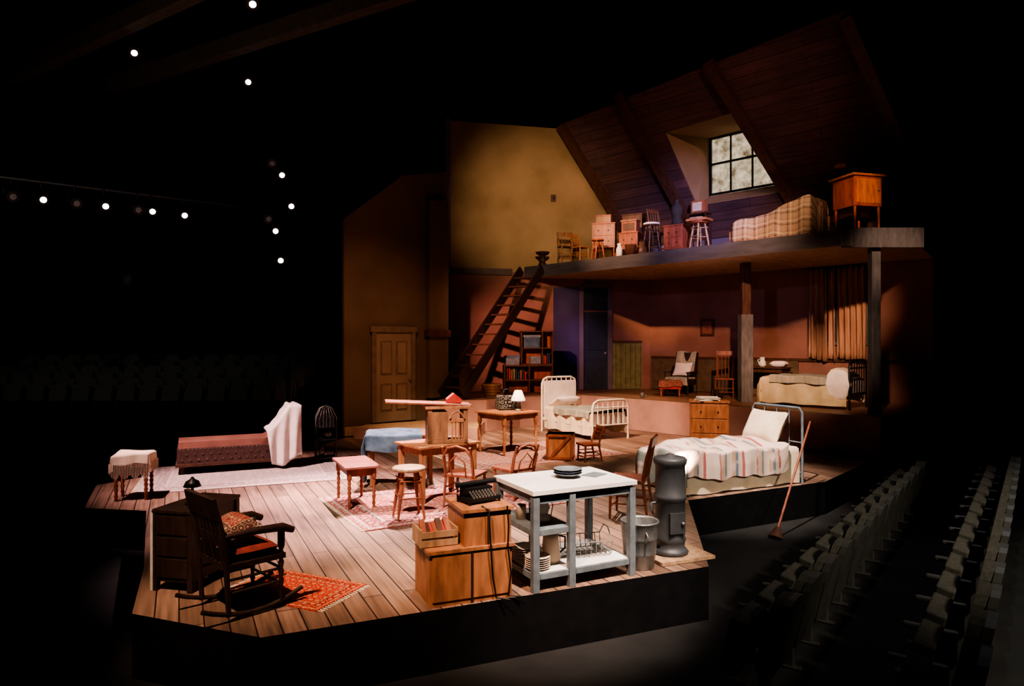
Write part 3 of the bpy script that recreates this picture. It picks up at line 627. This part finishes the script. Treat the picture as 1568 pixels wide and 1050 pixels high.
b=B('picture_frame'); b.at(Q0[0],Q0[1],0,qa); b.bb(1.7,2.1,-.05,-.003,2.3,2.75,dkw); b.bb(1.75,2.05,-.06,-.05,2.35,2.7,patch); b.done()
b=B('enamel_mug'); b.lathe((0,0,0),[(0,.05),(.12,.055),(.13,.05),(.02,.04)],dull,14); b.tube([(.05,0,.1),(.1,0,.08),(.05,0,.03)],.008,dull,6); b.done((3.2,16.75,.75))
b=B('boots'); 
for y in(0,.14): b.ball((0,y,.06),.07,blw,(1.8,.8,.8)); b.cyl((-.08,y,.06),(-.08,y,.24),.05,blw)
b.done((5.0,16.45,.75),30)

# ------------------------------------------------------------------ loft objects
ZL=4.25
chair('dining_chair',(1.50,18.5,ZL),-80,brw,.9,.46,.44)
chair('child_chair',(1.80,17.95,ZL),-50,orw,.75,.36,.34,'h')
stool('wooden_stool',(2.2,17.5,ZL),redw,redw,.5,.16)
chest('small_chest',(2.45,18.1,ZL),-15,.60,.4,1.0,redw,2,legs=.35)
b=B('wooden_crate'); b.bb(-.2,.2,-.14,.14,0,.22,brw)
for z in(.0,.18): b.bb(-.21,.21,-.15,.15,z,z+.04,redw)
b.done((2.45,18.1,ZL+1.001),-20,.004)
chest('wooden_trunk',(3.03,17.45,ZL),-30,.5,.35,.66,redw,2)
b=B('jewel_box'); b.bb(-.2,.2,-.13,.13,0,.28,redw); b.bb(-.22,.22,-.15,.15,.28,.32,brw); b.bb(-.15,.15,-.14,-.13,.05,.23,dkw); b.done((3.03,17.45,ZL+.661),-30,.005)
b=B('clay_jug'); b.lathe((0,0,0),[(0,.09),(.1,.14),(.22,.12),(.3,.06),(.36,.07),(.37,.05)],dkw,16); b.done((3.22,16.98,ZL))
chair('dining_chair',(3.72,17.15,ZL),-60,dkw,1.25,.6,.40)
chest('wooden_trunk',(3.25,18.15,ZL),-30,.55,.35,1.25,dkw,4)
b=B('milk_can'); b.lathe((0,0,0),[(0,.08),(.2,.08),(.26,.045),(.3,.045),(.32,.06),(.33,.05)],white,16); b.done((2.68,17.05,ZL))
b=B('bucket'); b.lathe((0,0,0),[(0,.11),(.25,.15),(.26,.155),(.25,.13),(.03,.09)],dkw,16); b.done((2.92,16.80,ZL))
stool('wooden_stool',(3.38,16.55,ZL),blw,white,.75,.2)
chest('small_chest',(3.90,16.15,ZL),-40,.48,.4,.62,redw,2)
b=B('dressmaker_torso'); b.lathe((0,0,0),[(0,.13),(.1,.12),(.2,.1),(.3,.13),(.42,.14),(.5,.07),(.55,.045),(.6,.05),(.62,.02)],M('torso_cloth',(.04,.03,.03),.9),18); b.done((3.9,16.15,ZL+.622))
stool('wooden_stool',(4.28,15.6,ZL),ltw,redw,.62,.2)
b=B('stacked_board_box'); b.bb(-.25,.25,-.18,.18,0,.05,orw); b.bb(-.18,.1,-.12,.12,.05,.09,ltw); b.done((4.28,15.6,ZL+.63),-40)
b=B('wooden_newel_pedestal'); b.lathe((0,0,0),[(0,.12),(.05,.12),(.08,.08),(.28,.09),(.3,.15),(.36,.2),(.38,.2),(.36,.15)],blw,14); b.done((.85,19.0,ZL))
b=B('shelf_radio'); p=Lp(2.3,1.12,5.45); b.bb(-.18,.18,-.12,.12,0,.32,orw); b.bb(-.13,.13,-.13,-.12,.05,.27,cream); b.bb(-.28,.28,-.16,.14,-.04,0,dkw)
for sx in(-.25,.25):
    for sy in(-.13,.11): b.beam((sx,sy,-.04),(sx,sy,-1.2),.04,.04,dkw)
b.done((p.x,p.y,5.45),-45.7)
b=B('daybed')
def tp(x,y): 
    u=(x+.85)/1.65
    return -.04+.36*u**1.2+.035*sin(9*u+.6)+.012*sin(13*x+5*y)
b.drape(-.85,.8,-.35,.35,.46,(.5,.75,.95,.3),plaid,amp=.022,k=9,top=tp,n=60)
b.bb(-.8,.75,-.32,.32,.18,.36,whitec)
for x in(-.76,.72):
    for y in(-.3,.3): b.cyl((x,y,0),(x,y,.3),.025,blw)
b.box((.66,0,.4),(.12,.6,.42),dkw,(0,15,0))
b.done((5.6,14.3,ZL),-47)
b=B('nightstand'); w=.62;d=.6
b.bb(-w/2,w/2,-d/2,d/2,.5,1.08,redw); b.bb(-w/2-.07,w/2+.07,-d/2-.05,d/2+.05,1.08,1.12,orw)
b.bb(-w/2+.04,w/2-.04,-d/2-.01,-d/2,.56,1.03,orw); b.ball((w/2-.09,-d/2-.03,.82),.02,dull)
for x in(-w/2+.04,w/2-.04):
    for y in(-d/2+.04,d/2-.04): b.tube([(x,y,.52),(x*1.02,y*1.02,0)],[.03,.018],redw)
b.done((6.82,13.5,ZL),14,.005)
b=B('desk_lamp'); b.lathe((0,0,0),[(0,.08),(.02,.08),(.03,.012),(.2,.01)],blk2,14); b.tube([(0,0,.2),(-.05,0,.26),(-.12,0,.26)],.008,blk2,6); b.lathe((-.16,0,.2),[(0,.11),(.06,.08),(.08,.02)],orw,16); b.done((6.65,13.5,ZL+1.121))

# ------------------------------------------------------------------ audience seats
def seat(b,x,y,z,a):
    b.T=Matrix.Translation((x,y,z))@Matrix.Rotation(R_(a),4,'Z')
    pts=[(-.23,.38),(-.245,.6),(-.24,.72),(-.21,.80),(-.15,.85),(-.07,.87),(.07,.87),(.15,.85),(.21,.80),(.24,.72),(.245,.6),(.23,.38)]
    b.vprism([(-.20-(zz-.38)*.22,yy,zz) for yy,zz in pts],(-1,0,0),.05,seatp)
    b.vprism([(-.13-(zz-.38)*.22,yy*.93,zz) for yy,zz in pts],(-1,0,0),.07,seatm)
    b.box((.02,0,.50),(.12,.42,.40),seatm,(0,-14,0))
    for s_ in(-.275,):
        b.box((.0,s_,.62),(.30,.055,.035),seatp); b.box((-.05,s_,.31),(.10,.03,.62),seatp); b.box((-.03,s_,.012),(.26,.06,.024),seatp)
    b.T=Matrix.Identity(4)
b=B('theater_seat_row'); dx,dy=.61,.79
for i in range(13): seat(b,1.66+dx*.56*i,4.85+dy*.56*i,-.498,142)
b.done(bevel=.015)
b=B('seating_riser'); b.prism([(1.35,3.1),(2.6,2.1),(9.3,10.8),(7.95,11.8)],-.5,-.302,house,black); b.done()
b=B('theater_seat_row')
for i in range(15): seat(b,1.75+dx*.56*i,3.15+dy*.56*i,-.3,142)
b.done(bevel=.015)
for j in range(3):
    b=B('seating_riser'); b.bb(-14.5,-5.4,17.0+j-.5,17.0+j+.5,-.5,.348+j*.28,black); b.done()
    b=B('theater_seat_row')
    for i in range(15): seat(b,-13.5+i*.56,17.0+j,.35+j*.28,-90)
    b.done()

# ------------------------------------------------------------------ rig
lens=emis('hot_lens',(1,.93,.85),12)
unlit=M('unlit_lens',(.12,.12,.13),.1,spec=.8)
def fixture(x,y,z,lm=None,tx=-1.0,ty=7,tz=1):
    b=B('stage_light'); p=Vector((0,0,0)); d=(Vector((tx,ty,tz))-Vector((x,y,z))).normalized()
    b.tube([p-d*.36,p-d*.3,p-d*.12,p],[.05,.10,.10,.115],blk2,16)
    b.tube([p-d*.005,p+d*.004],[.06,.06],lm or lens,16)
    sd=d.cross(Vector((0,0,1))).normalized()
    b.tube([p-d*.15+sd*.12,p-d*.15+sd*.12+Vector((0,0,.22)),p-d*.15-sd*.12+Vector((0,0,.22)),p-d*.15-sd*.12],.01,blk2,6)
    b.cyl(p-d*.15+Vector((0,0,.22)),p-d*.15+Vector((0,0,.34)),.02,blk2); b.done((x,y,z))
for x,y,z in ((-9.5,13.84,5),(-8.63,14.5,5),(-7.94,15.08,5),(-7.45,15.54,5),(-5.39,16,6.03),(-5.17,16,5.3),(-5.54,16,4.72),(-5.42,16,4.03),(-7.69,13.9,8),(-5.97,15.45,8),(-4.52,11.9,8)):
    fixture(x,y,z)
for x,y,z in ((-9.9,13.55,5),(-9.05,14.2,5),(-8.15,14.9,5),(-5.62,16.0,6.3),(-5.7,16,5.0)):
    fixture(x,y,z,unlit)
b=B('lighting_pipe'); b.cyl((-11,12.8,5.38),(-6.6,16.4,5.38),.025,M('pipe_paint',(.04,.04,.04),.5)); b.done()
b=B('lighting_boom'); b.cyl((-5.3,16.25,-.5),(-5.3,16.25,10.98),.03,blk2)
for z in(6.37,5.64,5.06,4.37): b.cyl((-5.6,16.22,z),(-5.0,16.22,z),.02,blk2)
b.done()
beamM=M('catwalk_paint',(.07,.055,.045),.8)
for (p,q) in (((-12,16.4,8.5),(-3,10.6,8.5)),((-10,17,8.5),(1,10.7,8.5)),((-13,13.5,8.5),(-5,8.5,8.5))):
    b=B('catwalk_beam'); b.beam(p,q,.25,.35,beamM); b.done()
b=B('wall_box'); b.bb(-.14,.14,-.1,0,-.17,.17,M('box_grey',(.5,.5,.48),.8)); b.done((-14.6,25.99,4.5))  # small grey exit box fixed to the back wall

# ------------------------------------------------------------------ lights
def spot(loc,tgt,power,col,ang,blend=.6,size=.12,name='stage_and_fill_spot'):
    l=D.lights.new(name,'SPOT'); l.energy=power; l.color=col; l.spot_size=R_(ang); l.spot_blend=blend; l.shadow_soft_size=size
    o=D.objects.new(name,l); C.collection.objects.link(o); o.location=loc
    o.rotation_euler=(Vector(tgt)-Vector(loc)).to_track_quat('-Z','Y').to_euler()
warm=(1,.64,.44); wh=(1,.79,.67); pink=(1,.64,.63); org=(1,.54,.34); yel=(1,.68,.42)
spot((-6.5,7,9),(-3.9,10.5,0),13000,pink,28,.8)
spot((-1.5,13.5,9.5),(-2.3,9.1,0),34000,pink,26,1)
spot((-2.5,3,9.5),(-1.0,9.4,.6),14000,wh,23,.9)
spot((0,13,10),(-.4,8.4,0),14000,wh,27,1)
spot((2.5,2.5,9.5),(.6,6.3,.8),14000,wh,18,.9)
spot((-2,1,8.5),(-.1,6.1,.4),7500,warm,20,1)
spot((-3.5,1.5,9),(-2.0,6.0,.3),7500,warm,19,1)
spot((4.5,2,8),(1.6,6.7,.4),3000,wh,12,.8)
spot((0,5,10),(3.2,10.4,.5),18000,wh,18,.8)
spot((-3,8,10),(1.3,15.0,.6),21000,warm,25,.8)
spot((2,8,10),(0,13.3,.6),14000,warm,25,.8)
spot((-1,6,10),(-1.6,14.9,.3),10000,yel,15,.9)
spot((-2,8,9.5),(-2.9,15.8,1.5),2800,org,30,1)
spot((.5,7.5,6.0),(1.0,19.3,5.9),4600,yel,30,1,.3)
spot((-3,9,6),(.3,18.5,2.3),7000,(1,.48,.36),22,.9)
spot((3,6,7),(4.8,17,1.8),7000,org,26,1)
spot((2,5,7.5),(6.6,15,1.4),9000,warm,17,1)
spot((6,6,6),(7.75,16.2,2.75),5500,(1,.6,.40),14,1)
spot((-3,7,8.5),(2.9,17.3,4.7),14500,(1,.56,.30),14,.9)
spot((1.5,4,8.5),(5.5,14.6,4.9),7500,(1,.66,.42),13,.9)
spot((3.5,4,7.5),(6.8,13.4,5.0),7500,(1,.45,.2),7,.9)
spot((4,9,6.5),(4.6,17.6,5.0),3800,(.62,.5,1),30,1)
spot((0,8,5),(3.2,14.5,4.1),500,(.55,.5,1),40,1)
spot((-1,9,6),(2.0,19.5,2.2),1700,(.4,.3,1),8,.9)
spot((5,5,9),(4.5,16,6.5),1600,(1,.52,.42),34,1)
spot((2,6,9.5),(3.6,12.6,.8),8500,warm,18,1)
spot((9,12,9),(4,7.2,0),650,(.85,.85,.85),40,1)  # added dim fill from above right for the near seats
spot((6.5,-1,6.5),(4.6,6.0,0),4300,(1,.88,.70),40,1,.4)  # added fill from behind, brightens the dark seat backs
spot((-9,8,9),(-10,18,1),800,(.9,.9,.9),50,1)  # added faint fill for the far-left seat rows
spot((-4,5,3),(-8,13,8.5),1000,(1,.7,.5),80,1)  # added fill that keeps the catwalk beams dimly visible
spot((2.2,9.0,.35),(5.0,15.2,3.95),2600,(1,.62,.45),26,1,name='loft_bounce_fill')  # added low up-light, stands in for bounce on the loft underside
w=D.worlds.new('World'); C.scene.world=w; w.use_nodes=True
w.node_tree.nodes['Background'].inputs[0].default_value=(.5,.5,.6,1); w.node_tree.nodes['Background'].inputs[1].default_value=.003
try: C.scene.view_settings.look='AgX - Medium High Contrast'
except Exception as e: print(e)

cam=D.cameras.new('camera'); cam.lens=24; cam.sensor_width=36; cam.sensor_fit='HORIZONTAL'; cam.clip_end=100
co=D.objects.new('camera',cam); C.collection.objects.link(co); co.location=(0,0,2.1); co.rotation_euler=(R_(90),0,0)
C.scene.camera=co
